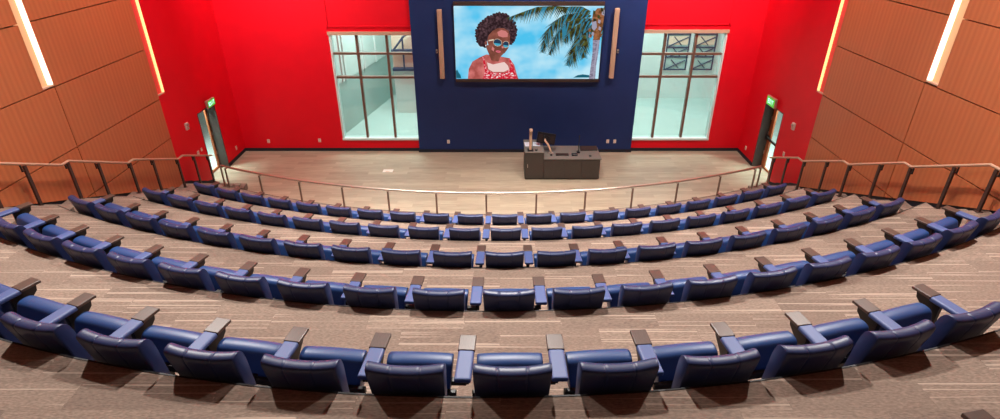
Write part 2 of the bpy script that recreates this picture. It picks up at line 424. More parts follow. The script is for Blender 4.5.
# the corridor's two stair rails
e = empty('staircase', (-3.7, 22.2, 0), label='beige staircase with dark blue rails seen through the left window', cat='staircase')
k = MB(); k.box(-.52, 1.2, .25, .4, 0, 1.75); k.build('stair_base', M['teal'], e); k = MB(); k.box(-.52, 1.2, .25, .4, 1.88, 4.2); k.build('stair_wall', M['beigewall'], e)
k = MB(); k.box(-.52, 1.2, .0, .28, 1.78, 1.88); k.box(-.52, 1.2, .0, .2, 2.52, 2.60); k.build('landing_edge', M['railblue'], e)
k = MB(); k.tube([(-.5,.02,2.5),(-.05,.02,3.05),(1.1,.02,4.1)], .045, 6); k.build('handrail', M['railblue'], e)
for x in (-.05, .7):
    k = MB(); k.box(x-.03, x+.03, -.02, .04, 1.88, 3.1); k.build('post', M['railblue'], e)
for i, x in enumerate((7.5, 8.62)):
    e = empty('interior_window', (x, 24.4, 1.2), label=('dark framed inner corridor window seen through the right window, left of two', 'dark framed inner corridor window seen through the right window, right of two')[i], cat='window', group='inner corridor windows')
    k = MB(); k.box(-.56, .56, -.06, 0, 0, 2.1); k.build('casing', M['whiteframe'], e)
    k = MB(); k.box(-.47, .47, -.08, -.06, .08, 2.02); k.build('pane', M['teal2'], e)
    k = MB()
    for z in (.08, .62, 1.02, 1.56, 2.0): k.box(-.48, .48, -.12, -.08, z, z+.05)
    for a in (-.48, .43): k.box(a, a+.05, -.12, -.08, .08, 2.05)
    k.build('frame', M['railblue'], e)
    k = MB()
    for z in (.12, .62, 1.08, 1.6): k.tube([(-.4,-.11,z),(.0,-.11,z+.2),(.4,-.11,z+.38)], .028, 5); k.tube([(-.2,-.11,z+.4),(.15,-.11,z+.05)], .02, 5)
    k.build('stair_rail', M['railblue'], e)
    k = MB(); k.box(-.4, .4, -.1, -.082, 1.15, 1.5); k.build('panel', M['beigewall'], e)

# ------------------------------------------------------------------- doors
def door(n, sx, X, y0, y1, z1, stile, side):
    e = empty('door_%d' % n, (X + sx*.29, (y0+y1)/2, 0)); tag(e, kind='structure')
    w = (y1-y0)/2
    def lb(mb, d0, d1, ya, yb, za, zb): 
        p, q = sorted((sx*d0, sx*d1)); mb.box(p, q, ya, yb, za, zb)
    j = MB(); lb(j, -.29, .06, w-.03, w+.0, 0, z1); lb(j, -.29, .06, -w, -w+.03, 0, z1); lb(j, -.29, .06, -w, w, z1-.03, z1)
    j.build('door_frame', M['jamb'], e)
    s = MB(); lb(s, .0, .05, w-.03-stile, w-.03, .01, z1-.03); lb(s, .0, .05, -w+.03, -w+.13, .01, z1-.03)
    lb(s, .0, .05, -w+.13, w-.03-stile, z1-.14, z1-.03); lb(s, .0, .05, -w+.13, w-.03-stile, .01, .07)
    s.build('door_leaf', M['doorwood'], e)
    g = MB(); lb(g, .02, .03, -w+.13, w-.03-stile, .07, z1-.14); g.build('door_pane', M['glass'], e)
    if sx > 0:
     b = MB()
     lb(b, -.09, -.05, -w+.05, w-.05, 1.0, 1.07)
     for yy in (-w+.08, w-.1): lb(b, -.09, .0, yy-.04, yy+.04, .98, 1.09)
     b.build('push_bar', M['blackmetal'], e)
    h = MB()
    for z in (.45, 1.1, 1.6): lb(h, -.02, -.004, w-.055, w-.03, z, z+.11)
    h.build('hinge', M['silver'], e)
door(1, -1, XL, 15.92, 17.03, 2.17, .07, 'left')
door(2, 1, XR, 15.86, 17.08, 2.20, .20, 'right')
for sx, X, nm in ((-1, XL, 'left'), (1, XR, 'right')):
    v = MB(); a, b = sorted((X + sx*1.7, X + sx*1.8)); v.box(a, b, 14.2, YB+.28, -.1, 3.2)
    a, b = sorted((X + sx*.36, X + sx*1.75)); v.box(a, b, 14.2, 14.3, -.1, 3.2); v.box(a, b, 14.2, YB+.28, 3.2, 3.3)
    tag(v.build('wall_vestibule_' + nm, M['teal']), kind='structure')
    v = MB(); a, b = sorted((X + sx*.35, X + sx*1.75)); v.box(a, b, 14.2, YB + .3, -.2, 0)
    tag(v.build('floor_vestibule_' + nm, M['tealfloor']), kind='structure')

# exit signs projecting above the doors
def exit_sign(sx, X, y0, y1, z0, z1):
    yc = (y0+y1)/2; w = (y1-y0)/2; h = z1-z0
    e = empty('exit_sign', (X, yc, z0), label='green lit EXIT sign above the %s door' % ('left' if sx < 0 else 'right'), cat='sign', group='exit signs above the two doors')
    def lb(mb, d0, d1, ya, yb, za, zb):
        p, q = sorted((-sx*d0, -sx*d1)); mb.box(p, q, ya, yb, za, zb)
    k = MB(); lb(k, 0, .03, -.1, .1, .04, h-.04); lb(k, .03, .08, -.04, .04, .08, h-.08); k.build('bracket', M['exitbox'], e, bev=.006)
    k = MB(); lb(k, .08, .15, -w, w, 0, h); k.build('housing', M['exitbox'], e, bev=.008)
    k = MB(); lb(k, .1495, .153, -w+.02, w-.02, .015, h-.015); k.build('face', M['exitgreen'], e)
    L = MB(); s0 = .07; h0 = h*.5
    segs = {'E': [(0,0,.22,1),(0,0,1,.18),(0,.41,.85,.59),(0,.82,1,1)], 'I': [(.38,0,.62,1)], 'T': [(.38,0,.62,1),(0,.82,1,1)]}
    for i, ch in enumerate('EXIT'):
        # reading direction: left wall reads towards +y, right wall towards -y
        def Y(a): return (-sx)*(-.165 + i*.088 + a*s0)
        lo, hi = sorted((-sx*.153, -sx*.157))
        if ch == 'X':
            for p in ([(0,0),(.25,0),(1,1),(.75,1)], [(.75,0),(1,0),(.25,1),(0,1)]):
                L.prism([(Y(a), h*.25+b*h0) for a, b in p], lo, hi, 'x')
        else:
            for a, b, c, d in segs[ch]:
                p, q = sorted((Y(a), Y(c))); L.box(lo, hi, p, q, h*.25+b*h0, h*.25+d*h0)
    L.build('lettering', M['exitwhite'], e)
exit_sign(-1, XL, 16.37, 16.83, 2.18, 2.40); exit_sign(1, XR, 16.22, 16.77, 2.22, 2.49)

# ----------------------------------------------- plates, sensors, strobes
def plate(name, label, cat, X, y, z, facing, w=.09, h=.13, grp=None, m='plate'):
    e = empty(name, (X, y, z), label=label, cat=cat, group=grp)
    k = MB(); n = MB()
    if facing == 'back': k.box(-w/2, w/2, -.014, 0, -h/2, h/2); [n.box(-.018, .018, -.02, -.014, q-.018, q+.018) for q in (-.028, .028)]
    else:
        s = 1 if facing == 'left' else -1
        a, b = sorted((0, s*.014)); k.box(a, b, -w/2, w/2, -h/2, h/2)
        a, b = sorted((s*.014, s*.02)); [n.box(a, b, -.018, .018, q-.018, q+.018) for q in (-.028, .028)]
    k.build('cover_plate', M[m], e, bev=.004); n.build('insert', M['beige'], e)
    return e
G = 'outlets and switch plates on the walls'
plate('wall_outlet', 'white outlet plate low on the navy wall left of the desk', 'outlet', -1.77, YBL, .39, 'back', grp=G)
plate('wall_outlet', 'white outlet plate on navy wall right of the desk, nearer the desk', 'outlet', 3.70, YBL, .40, 'back', grp=G)
plate('wall_outlet', 'white outlet plate on navy wall right of the desk, nearer the right window', 'outlet', 3.94, YBL, .40, 'back', grp=G)
plate('wall_outlet', 'white outlet plate on red back wall beside the left window', 'outlet', -6.23, YB, .39, 'back', grp=G)
plate('wall_outlet', 'white outlet plate on red back wall nearest the left corner', 'outlet', -8.0, YB, .36, 'back', grp=G)
plate('wall_outlet', 'small white outlet plate on red left wall between door and corner', 'outlet', XL, 17.75, .36, 'left', grp=G)
plate('wall_outlet', 'small white outlet plate on red right wall between door and corner', 'outlet', XR, 17.75, .36, 'right', grp=G)
plate('light_switch', 'white switch plate on red left wall above the handrail end', 'switch', XL, 15.43, 1.14, 'left', .1, .13, G)
plate('light_switch', 'smaller white switch plate on red left wall closest to the door', 'switch', XL, 15.66, 1.16, 'left', .07, .1, G)
plate('light_switch', 'white switch plate on red right wall above the handrail end', 'switch', XR, 15.29, 1.17, 'right', .1, .13, G)
def strobe(X, y, z, s, nm):
    e = empty('alarm_strobe', (X, y, z), label='white alarm strobe on the red %s wall beside the door' % nm, cat='alarm', group='alarm strobes on the red side walls')
    k = MB(); a, b = sorted((0, s*.05)); k.box(a, b, -.07, .07, -.1, .1); k.build('housing', M['plate'], e, bev=.01)
    k = MB(); a, b = sorted((s*.05, s*.085)); k.box(a, b, -.045, .045, 0.01, .07); k.build('lens', M['silver'], e, bev=.01)
    k = MB(); a, b = sorted((s*.05, s*.058)); [k.box(a, b, -.045, .045, -.075+i*.02, -.065+i*.02) for i in range(4)]; k.build('grille', M['beige'], e)
strobe(XL, 15.2, 2.05, 1, 'left'); strobe(XR, 15.12, 2.08, -1, 'right')
e = empty('floor_box', (-3.61, 16.66, 0), label='white floor outlet box cover set in the stage floor', cat='floor box')
k = MB(); k.box(-.16, .16, -.11, .11, 0, .012); k.build('cover', M['plate'], e, bev=.004)
k = MB(); k.box(-.06, .06, -.09, -.06, .012, .016); k.build('cable_flap', M['beige'], e)

# ----------------------------------------------------------- screen + image
SX0, SX1, SZ0, SZ1 = -1.42, 3.17, 2.60, 4.86
def shrink(p):
    q = CAMP + (Vector(p) - CAMP)*(YBL/18.38); return q
a = shrink((-1.43, 18.38, 2.55)); b = shrink((3.21, 18.38, 4.82))
SX0, SZ0, SX1, SZ1 = a.x, a.z, b.x, b.z
SW, SH = SX1 - SX0, SZ1 - SZ0
scr = empty('video_screen', ((SX0+SX1)/2, YBL, SZ0 - .1), label='large wall screen showing a woman and a palm tree against blue sky', cat='screen')
k = MB(); k.box(-SW/2-.01, SW/2+.01, -.1, 0, 0, .1); k.box(-SW/2-.01, SW/2+.01, -.1, 0, SH+.1, SH+.22); k.box(-SW/2-.012, -SW/2, -.1, 0, 0, SH+.22); k.box(SW/2, SW/2+.012, -.1, 0, 0, SH+.22)
k.box(-SW/2, SW/2, -.06, 0, .1, SH+.1)
k.build('frame', M['screenframe'], scr, bev=.004)
def emis(name, c, s=1.0, noise=None):
    m = bpy.data.materials.new(name); m.use_nodes = True
    N = m.node_tree.nodes; L = m.node_tree.links; N.clear()
    o = N.new('ShaderNodeOutputMaterial'); e_ = N.new('ShaderNodeEmission'); e_.inputs['Strength'].default_value = s
    e_.inputs['Color'].default_value = c; L.new(e_.outputs[0], o.inputs[0])
    if noise:
        sc, c2, p0, p1, st = noise
        tc = N.new('ShaderNodeTexCoord'); mp = N.new('ShaderNodeMapping'); mp.inputs['Scale'].default_value = st
        nz = N.new('ShaderNodeTexNoise'); nz.inputs['Scale'].default_value = sc; nz.inputs['Detail'].default_value = 3
        r = N.new('ShaderNodeValToRGB'); r.color_ramp.elements[0].position = p0; r.color_ramp.elements[1].position = p1
        r.color_ramp.elements[0].color = c; r.color_ramp.elements[1].color = c2
        L.new(tc.outputs['Object'], mp.inputs[0]); L.new(mp.outputs[0], nz.inputs['Vector']); L.new(nz.outputs['Fac'], r.inputs[0]); L.new(r.outputs[0], e_.inputs['Color'])
    return m
PAL = ['sky','hair','hair2','skin','skinlight','shoulder','chest','lens','lensdark','gold','lip','red','white','frond','frond2','trunk','trunklight','orange','haze','bush']
SM = {
 'sky': emis('screen_sky', rgb(78,194,238), 1, (.75, rgb(190,232,247), .38, .62, (1,1,1.4))),
 'hair': emis('screen_hair', rgb(46,30,34), 1, (14, rgb(84,60,66), .45, .65, (1,1,1))), 'hair2': emis('screen_hair_light', rgb(92,66,72)),
 'skin': emis('screen_skin', rgb(116,66,54), 1, (5, rgb(152,88,74), .4, .7, (1,1,1))), 'skinlight': emis('screen_skin_light', rgb(206,124,120)),
 'shoulder': emis('screen_shoulder', rgb(168,82,76), 1, (4, rgb(214,120,116), .4, .7, (1,1,1))), 'chest': emis('screen_chest', rgb(236,206,200)),
 'lens': emis('screen_lens', rgb(70,168,196)), 'lensdark': emis('screen_lens_dark', rgb(40,60,86)), 'gold': emis('screen_gold', rgb(226,206,180)),
 'lip': emis('screen_lip', rgb(232,110,130)), 'red': emis('screen_red', rgb(206,30,52), 1, (16, rgb(244,170,176), .5, .64, (1,1,1))), 'white': emis('screen_white', rgb(240,230,230)),
 'frond': emis('screen_frond', rgb(44,42,28), 1, (9, rgb(96,100,46), .4, .7, (1,1,1))), 'frond2': emis('screen_frond_blue', rgb(52,128,156)),
 'trunk': emis('screen_trunk', rgb(120,112,132), 1, (9, rgb(160,156,176), .4, .6, (1,1,3))), 'trunklight': emis('screen_trunk_light', rgb(160,156,176)), 'orange': emis('screen_orange', rgb(160,104,70), 1, (12, rgb(110,70,40), .4, .6, (1,1,1))),
 'haze': emis('screen_haze', rgb(176,226,244)), 'bush': emis('screen_bush', rgb(30,96,116))}
IM = MB(); layer = [0]
def P2(u, v):
    """picture position: u 0..150, v 0..73 (top down) on the panel"""
    return (u/146*SW - SW/2, SH - v/73*SH + .1)
def poly(pts, c):
    layer[0] += 1; y = -.0605 - layer[0]*.00012
    pts = [P2(min(max(u,0),146), min(max(v,0),73)) for u, v in pts]
    IM.add([(x, y, z) for x, z in pts], [tuple(range(len(pts)))], PAL.index(c))
def blob(cx, cy, rx, ry, c, n=14, rot=0, wob=0):
    pts = []
    for i in range(n):
        a = 2*PI*i/n; r = 1 + (random.random()-.5)*wob
        x, y = rx*math.cos(a)*r, ry*math.sin(a)*r
        pts.append((cx + x*math.cos(rot) - y*math.sin(rot), cy + x*math.sin(rot) + y*math.cos(rot)))
    poly(pts, c)
def A(pts, c):      # from the left close-up grid (4.656 px per picture px, origin 440,0)
    poly([((440 + x/4.656 - 453 - .02*(y/4.656-6))*146/147.5, (y/4.656 - 6)) for x, y in pts], c)
def Ab(x, y, rx, ry, c, **kw): blob((440 + x/4.656 - 453 - .02*(y/4.656-6))*146/147.5, y/4.656 - 6, rx/4.656, ry/4.656, c, **kw)
def Bp(x, y): return (520 + x/4.655 - 453 - .005*(y/4.655-6))*146/147.5, y/4.655 - 6
def B(pts, c): poly([Bp(x, y) for x, y in pts], c)
poly([(0,0),(146,0),(146,73),(0,73)], 'sky')
# bush at the lower left, low cloud and plants at the lower right
A([(68,365),(64,330),(72,322),(80,338),(88,350),(92,365)], 'bush')
B([(255,362),(275,350),(300,346),(330,350),(345,362)], 'bush'); 
# woman: shoulders, chest, neck
A([(124,368),(128,320),(146,284),(180,264),(212,250),(270,258),(322,268),(346,300),(358,340),(368,368)], 'shoulder')
A([(216,288),(244,298),(272,292),(298,286),(316,304),(322,322),(296,334),(244,334),(222,320)], 'chest')
A([(205,205),(224,248),(236,278),(270,284),(278,262),(300,240),(280,210)], 'skin')
# hair: a wide curly mass
hp = []
base = [(205,212),(186,206),(172,190),(166,165),(167,138),(178,114),(196,96),(220,80),(245,68),(270,62),(298,68),(322,84),(340,106),(348,134),(346,160),(338,184),(326,198),(300,150),(262,132),(232,152),(218,180)]
for i, (x, y) in enumerate(base):
    hp.append((x, y))
A(hp, 'hair')
for i in range(17):
    x, y = base[i]; Ab(x, y, 9, 8, 'hair', n=8, wob=.4)
    Ab((x+base[(i+1)%len(base)][0])/2, (y+base[(i+1)%len(base)][1])/2, 8, 7, 'hair', n=8, wob=.4)
for i in range(34):
    a = random.uniform(PI*.95, PI*2.05); r = random.uniform(.62, .95)
    Ab(258 + 86*r*math.cos(a), 150 + 80*r*math.sin(a), 6, 4.5, 'hair2' if i % 2 else 'hair', n=7, wob=.5)
# face
A([(216,186),(222,160),(240,140),(262,128),(292,128),(314,140),(322,166),(322,196),(314,222),(298,244),(276,254),(254,248),(236,230),(222,208)], 'skin')
A([(262,146),(280,136),(300,140),(312,152),(310,168),(288,170),(268,164)], 'skinlight')
A([(240,212),(250,222),(246,236),(236,226)], 'skinlight')
Ab(210, 196, 6, 10, 'skin'); Ab(209, 208, 2.5, 3.5, 'white', n=8)
A([(222,182),(246,178),(246,184),(222,188)], 'gold')
for (x, y, rx, ry) in ((264,194,19,16),(303,203,14,15)):
    Ab(x, y, rx+1.6, ry+1.6, 'gold', rot=.25); Ab(x, y, rx, ry, 'lensdark', rot=.25)
    A([(x-rx*.9, y+2),(x+rx*.9, y+6),(x+rx*.6, y+ry*.8),(x, y+ry*.98),(x-rx*.6, y+ry*.75)], 'lens')
A([(284,196),(290,196),(292,222),(282,222)], 'skin'); A([(284,210),(293,212),(292,222),(284,220)], 'skinlight')
Ab(268, 236, 12, 5, 'lip', rot=.15); Ab(268, 235.5, 9, 1, 'skin', rot=.15)
# red top with white flecks
A([(192,258),(200,262),(214,312),(222,328),(240,336),(300,340),(322,322),(330,306),(318,272),(324,268),(342,306),(362,368),(196,368),(206,330)], 'red')
for i in range(26):
    x = random.uniform(212, 344); y = random.uniform(338, 362); Ab(x, y, 4, 3, 'white' if i % 3 else 'shoulder', n=6, wob=.5)
# palm: crown, fronds, trunk
def frond(path, width, c, n, droop):
    """drooping leaf: midrib with hanging leaflets"""
    pts = []
    for i in range(n+1):
        t = i/n*(len(path)-1); k_ = min(int(t), len(path)-2); f = t-k_
        pts.append((path[k_][0]*(1-f)+path[k_+1][0]*f, path[k_][1]*(1-f)+path[k_+1][1]*f))
    for i in range(n):
        (x0,y0),(x1,y1) = pts[i], pts[i+1]
        dx, dy = x1-x0, y1-y0; l = math.hypot(dx, dy) or 1; nx, ny = -dy/l, dx/l
        env = math.sin(PI*min(1,(i+1.5)/(n+1)))**.6
        B([(x0+nx*2,y0+ny*2),(x1+nx*2,y1+ny*2),(x1-nx*2,y1-ny*2),(x0-nx*2,y0-ny*2)], c)
        for sg in (-1, 1):
            L_ = width*env*random.uniform(.6, 1.1)
            tx = x0 + sg*nx*L_*.55 + dx/l*L_*.55; ty = y0 + sg*ny*L_*.55 + dy/l*L_*.55 + droop*L_
            wv = 4.6
            B([(x0-dx/l*wv,y0-dy/l*wv),(x0+dx/l*wv,y0+dy/l*wv),(tx,ty)], c if random.random() < .7 else 'frond2')
frond([(310,60),(240,36),(150,30),(70,34),(0,58),(-70,84)], 52, 'frond', 56, .75)
frond([(315,70),(250,60),(190,70),(140,110),(110,170),(100,240)], 84, 'frond', 60, .55)
frond([(318,84),(250,84),(200,110),(160,170),(135,250)], 78, 'frond', 52, .55)
frond([(318,84),(285,120),(268,180),(245,240),(222,300)], 84, 'frond', 56, .4)
frond([(320,90),(280,100),(230,130),(200,190)], 66, 'frond', 40, .55)
frond([(330,100),(300,150),(290,200),(300,262)], 70, 'frond', 36, .4)
frond([(310,50),(270,30),(220,28),(170,50)], 40, 'frond', 22, .7)
frond([(345,100),(372,120),(378,170)], 34, 'frond', 12, .5)
frond([(345,50),(370,60),(385,90)], 40, 'frond', 12, .6)
B([(331,172),(364,172),(362,240),(357,300),(358,363),(328,363),(332,300),(335,240)], 'trunk')
B([(354,180),(362,178),(358,240),(352,300),(354,363),(348,363),(346,300),(350,240)], 'trunklight')
B([(322,60),(340,36),(368,34),(380,60),(372,110),(364,178),(334,178),(330,140),(320,100)], 'orange')
for i in range(26):
    x = random.uniform(312, 382); y = random.uniform(36, 170); Bx = random.choice(['frond','orange','trunklight','frond'])
    B([(x-5,y-9),(x+6,y-4),(x+4,y+10),(x-6,y+6)], Bx)
B([(322,96),(340,92),(346,120),(334,136),(322,124)], 'trunklight')
IM.build('display_panel', [SM[p] for p in PAL], scr)

# column speakers and little cameras beside the screen
def column_speaker(x0, x1, z0, z1, lab):
    p = shrink((x0, 18.38, z0)); q = shrink((x1, 18.38, z1))
    e = empty('column_speaker', ((p.x+q.x)/2, YBL, p.z), label=lab, cat='speaker', group='column speakers flanking the screen')
    w = (q.x-p.x)/2; h = q.z-p.z
    k = MB(); k.box(-w, w, -.15, -.04, 0, h); k.build('cabinet', M['beige'], e, bev=.012)
    k = MB(); k.box(-w+.015, w-.015, -.156, -.149, .04, h-.04); k.build('grille', M['header'], e)
    for z in (.3, h-.4):
        k = MB(); k.box(-.04, .04, -.05, 0, z, z+.12); k.build('bracket', M['black'], e)
column_speaker(-1.945, -1.80, 2.57, 4.72, 'tall slim beige column speaker left of the screen')
column_speaker(3.545, 3.69, 2.58, 4.75, 'tall slim beige column speaker right of the screen')
for x, s in ((-2.02, 'left'), (3.77, 'right')):
    p = shrink((x, 18.38, 3.43))
    e = empty('wall_sensor', (p.x, YBL, p.z), label='tiny pale box on the navy wall outside the %s column speaker' % s, cat='sensor', group='tiny boxes beside the column speakers')
    k = MB(); k.box(-.03, .03, -.05, 0, -.06, .06); k.build('housing', M['silver'], e, bev=.006)
    k = MB(); k.tube([(0,-.06,.0),(0,-.05,.0)], .018, 8); k.build('lens', M['black'], e)

# --------------------------------------------------------- teaching desk
x0, x1, xm = .76-1.95, 3.1-1.95, 1.345-1.95
yf, yb = -.5, .5
ZD, ZP = .72, .93
ec = empty('equipment_cabinet', (1.95, 16.5, 0), label='taller dark brown equipment cabinet at the left end of the teaching desk', cat='cabinet')
dk = empty('teaching_desk', (1.95, 16.5, 0), label='dark brown low teaching desk with three doors on the stage', cat='desk')
k = MB(); k.box(x0+.01, xm-.003, yf+.01, yb, .03, ZP-.03); k.build('body', M['desk'], ec, bev=.004)
k = MB(); k.box(x0+.03, xm-.003, yf+.04, yb-.02, 0, .03); k.build('plinth', M['black'], ec)
k = MB(); k.box(x0-.01, xm+.002, yf-.01, yb+.05, ZP-.03, ZP); k.build('cabinet_top', M['desktop'], ec, bev=.006)
k = MB(); k.box(x0+.03, xm-.02, yf-.008, yf+.012, .06, ZP-.06); d = k.build('door', M['desk'], ec, bev=.003)
k = MB(); k.tube([(x0+.09,yf-.012,.42),(x0+.09,yf-.035,.43),(x0+.09,yf-.035,.53),(x0+.09,yf-.012,.54)], .008, 6); k.build('handle', M['silver'], d)
k = MB(); k.box(xm+.003, x1-.02, yf+.01, yb, .03, ZD-.03); k.build('body', M['desk'], dk, bev=.004)
k = MB(); k.box(xm+.003, x1-.04, yf+.04, yb-.02, 0, .03); k.build('plinth', M['black'], dk)
k = MB(); k.box(xm+.005, x1+.01, yf-.02, yb+.05, ZD-.035, ZD); k.build('worktop', M['desktop'], dk, bev=.006)
for (a, b) in ((xm+.02, xm+.62), (xm+.64, xm+1.16), (xm+1.18, x1-.04)):
    k = MB(); k.box(a, b, yf-.008, yf+.012, .06, ZD-.06); d = k.build('door', M['desk'], dk, bev=.003)
def dloc(x, y, z): return (1.95+x, 16.5+y, z)
# monitor on an arm
mn = empty('monitor', dloc(-.36, -.1, ZD), label='black computer monitor on a silver arm at the desk', cat='monitor')
k = MB(); k.tube([(0,0,0),(0,0,.03)], .08, 16); k.build('base', M['silver'], mn)
k = MB(); k.tube([(0,0,.02),(-.01,0,.1),(-.1,.05,.28),(-.2,.10,.40),(-.18,.14,.42)], .032, 8); k.build('arm', M['beige'], mn, smooth=True)
Mx = Matrix.Translation((-.15, .19, .43)) @ Matrix.Rotation(.12, 4, 'Z') @ Matrix.Rotation(-.3, 4, 'X') @ Matrix.Rotation(.2, 4, 'Y')
k = MB(); k.box(-.29, .29, -.02, .03, -.17, .17, M=Mx); k.box(-.09, .09, -.045, -.02, -.08, .08, M=Mx); k.build('display', M['black'], mn, bev=.008)
k = MB(); k.box(-.28, .28, .03, .034, -.16, .16, M=Mx); k.build('screen', M['screenframe'], mn)
k = MB(); [k.box(.12, .25, -.0235, -.02, -.12+.03*i, -.107+.03*i, M=Mx) for i in range(8)]; [k.box(-.25, -.12, -.0235, -.02, -.12+.03*i, -.107+.03*i, M=Mx) for i in range(8)]; k.build('vents', M['bronze'], mn)
# document camera post on the raised cabinet
dc = empty('document_camera', dloc(-1.02, -.38, ZP), label='tall beige document camera post on the raised desk cabinet', cat='document camera')
k = MB(); k.box(-.09, .09, -.07, .1, 0, .03); k.build('base', M['black'], dc, bev=.006)
k = MB(); k.box(-.04, .04, -.03, .03, .03, .64); k.build('column', M['header'], dc, bev=.01)
k = MB(); k.box(-.045, .045, -.12, .05, .64, .70); k.build('camera_head', M['header'], dc, bev=.01)
for i, (px, py, rz) in enumerate(((-1.06, .14, .05), (-.80, .16, -.04))):
    e = empty('paper_sheet', dloc(px, py, ZP), rz, label=('white paper sheet on the raised desk cabinet, left of the post', 'white paper sheet on the raised desk cabinet, right of the post')[i], cat='paper', group='papers on the raised cabinet')
    k = MB(); k.box(-.11, .11, -.16, .16, 0, .006); k.build('sheet', M['paper'], e)
    k = MB(); [k.box(-.08, .08, -.12+.05*j, -.105+.05*j, .006, .0065) for j in range(5)]; k.build('print_lines', M['silver'], e)
e = empty('desk_puck', dloc(-.84, -.36, ZP), label='small black puck on the raised desk cabinet', cat='puck')
k = MB(); k.cyl((0,0,0), .04, .04); k.build('body', M['black'], e); k = MB(); k.cyl((0,0,.04), .02, .006, 10); k.build('button', M['silver'], e)
kb = empty('keyboard', dloc(-.02, -.2, ZD), label='black keyboard on the desk in front of the monitor', cat='keyboard')
k = MB(); k.box(-.2, .2, -.08, .08, 0, .02); k.build('case', M['black'], kb, bev=.004)
k = MB(); [k.box(-.185+.031*i, -.16+.031*i, -.065+.034*j, -.038+.034*j, .02, .027) for i in range(12) for j in range(4)]; k.build('keys', M['screenframe'], kb)
mo = empty('computer_mouse', dloc(-.36, -.24, ZD), label='black mouse beside the keyboard', cat='mouse')
k = MB(); k.loft([[Vector((rx*math.cos(t), y, .002+rz*max(0,math.sin(t)))) for t in [PI*q/8 for q in range(9)]] for y, rx, rz in ((-.06,.015,.01),(-.04,.032,.028),(0,.036,.036),(.04,.032,.028),(.06,.015,.01))]); k.build('body', M['black'], mo, smooth=True)
k = MB(); k.tube([(-.008,.035,.032),(.008,.035,.032)], .008, 8); k.build('wheel', M['silver'], mo)
cb = empty('control_box', dloc(.36, -.24, ZD), label='small black control box on the desk right of the keyboard', cat='control box')
k = MB(); k.prism([(-.06,0),(.06,0),(.06,.05),(-.06,.025)], -.09, .09, 'x'); k.build('case', M['black'], cb, bev=.004)
k = MB(); [k.box(-.06+.045*i, -.03+.045*i, -.03, -.005, .03, .041) for i in range(3)]; k.build('buttons', M['silver'], cb)
mc = empty('gooseneck_microphone', dloc(.50, -.02, ZD), label='black gooseneck microphone on a small base on the desk', cat='microphone')
k = MB(); k.box(-.045, .045, -.07, .07, 0, .04); k.build('base', M['black'], mc, bev=.008)
k = MB(); k.tube([(0,.0,.03),(0,.0,.25),(.005,-.01,.42),(.0,-.05,.54)], .011, 6); k.build('neck', M['black'], mc, smooth=True)
k = MB(); k.tube([(0,-.045,.53),(0,-.06,.56),(0,-.08,.59),(0,-.085,.6)], [.014,.022,.02,.008], 8); k.build('capsule', M['blackmetal'], mc, smooth=True)
tp = empty('touch_panel', dloc(.86, .26, ZD), label='dark touch panel set on the rear right of the desk', cat='touch panel')
k = MB(); k.prism([(-.14,0),(.14,0),(.14,.06),(-.14,.02)], -.27, .27, 'x'); k.build('case', M['blackmetal'], tp, bev=.004)
k = MB(); k.prism([(-.12,.023),(.12,.058),(.12,.06),(-.12,.0245)], -.25, .25, 'x'); k.build('screen', M['bronze'], tp)
e = empty('desk_grommet', dloc(.84, -.3, ZD), label='small round black grommet near the front right of the desk', cat='grommet')
k = MB(); k.cyl((0,0,0), .045, .012); k.build('ring', M['black'], e); k = MB(); k.cyl((0,0,.012), .025, .004, 12); k.build('cap', M['blackmetal'], e)

# ------------------------------------------------------------ guard rail
gr = empty('guard_rail', (RAIL_XC, RAIL_Y, ZF[0]), label='long curved steel guard rail between the stage and the front row', cat='railing')
RH = .60
def rp(x, z): return Vector((x - RAIL_XC, front_y(x) - RAIL_Y, z))
XE0, XE1 = -7.62, 7.1
k = MB(); k.tube([rp(XE0 + (XE1-XE0)*i/60, RH) for i in range(61)], .032, 10, sy=.9); k.build('handrail', M['steel'], gr, smooth=True)
for x in (-7.45, -7.6, -6.36, -5.18, -4.0, -2.8, -1.58, -.34, .9, 2.13, 3.35, 4.57, 5.8, 6.9, 7.07):
    p = rp(x, 0); ry = math.atan2(x - RAIL_XC, RAIL_R)
    k = MB(); Mt = Matrix.Translation((p.x, p.y - .06, 0)) @ Matrix.Rotation(ry, 4, 'Z')
    k.box(-.022, .022, -.012, .012, 0.0, RH-.02, M=Mt); k.box(-.05, .05, -.035, .035, 0, .012, M=Mt)
    k.box(-.012, .012, -.01, .06, RH-.05, RH-.025, M=Mt)
    k.build('post', M['railpost'], gr)

# ------------------------------------------------------ aisle handrails
def handrail(X, pts, posts, name):
    e = empty('handrail', (X, pts[0][0], pts[0][1] - .83), label='stepped bronze handrail on posts along the %s wood wall' % name, cat='handrail', group='aisle handrails on the side walls')
    y0, z0 = pts[0][0], pts[0][1] - .83
    k = MB(); 
    path = [Vector((0, y-y0, z-z0)) for y, z in pts]
    k.tube(path, .027, 8); k.build('rail', M['header'], e)
    for y, zt, zb in posts:
        k = MB(); k.box(-.018, .018, y-y0-.032, y-y0+.032, zb-z0, zt-z0-.03); k.box(-.05, .05, y-y0-.05, y-y0+.05, zb-z0, zb-z0+.012)
        p = k.build('post', M['bronze'], e)
        k = MB(); k.box(-.012, .012, y-y0-.09, y-y0-.02, zt-z0-.12, zt-z0-.10); k.box(-.012, .012, y-y0-.09, y-y0-.07, zt-z0-.12, zt-z0+.01); k.build('bracket', M['blackmetal'], p)
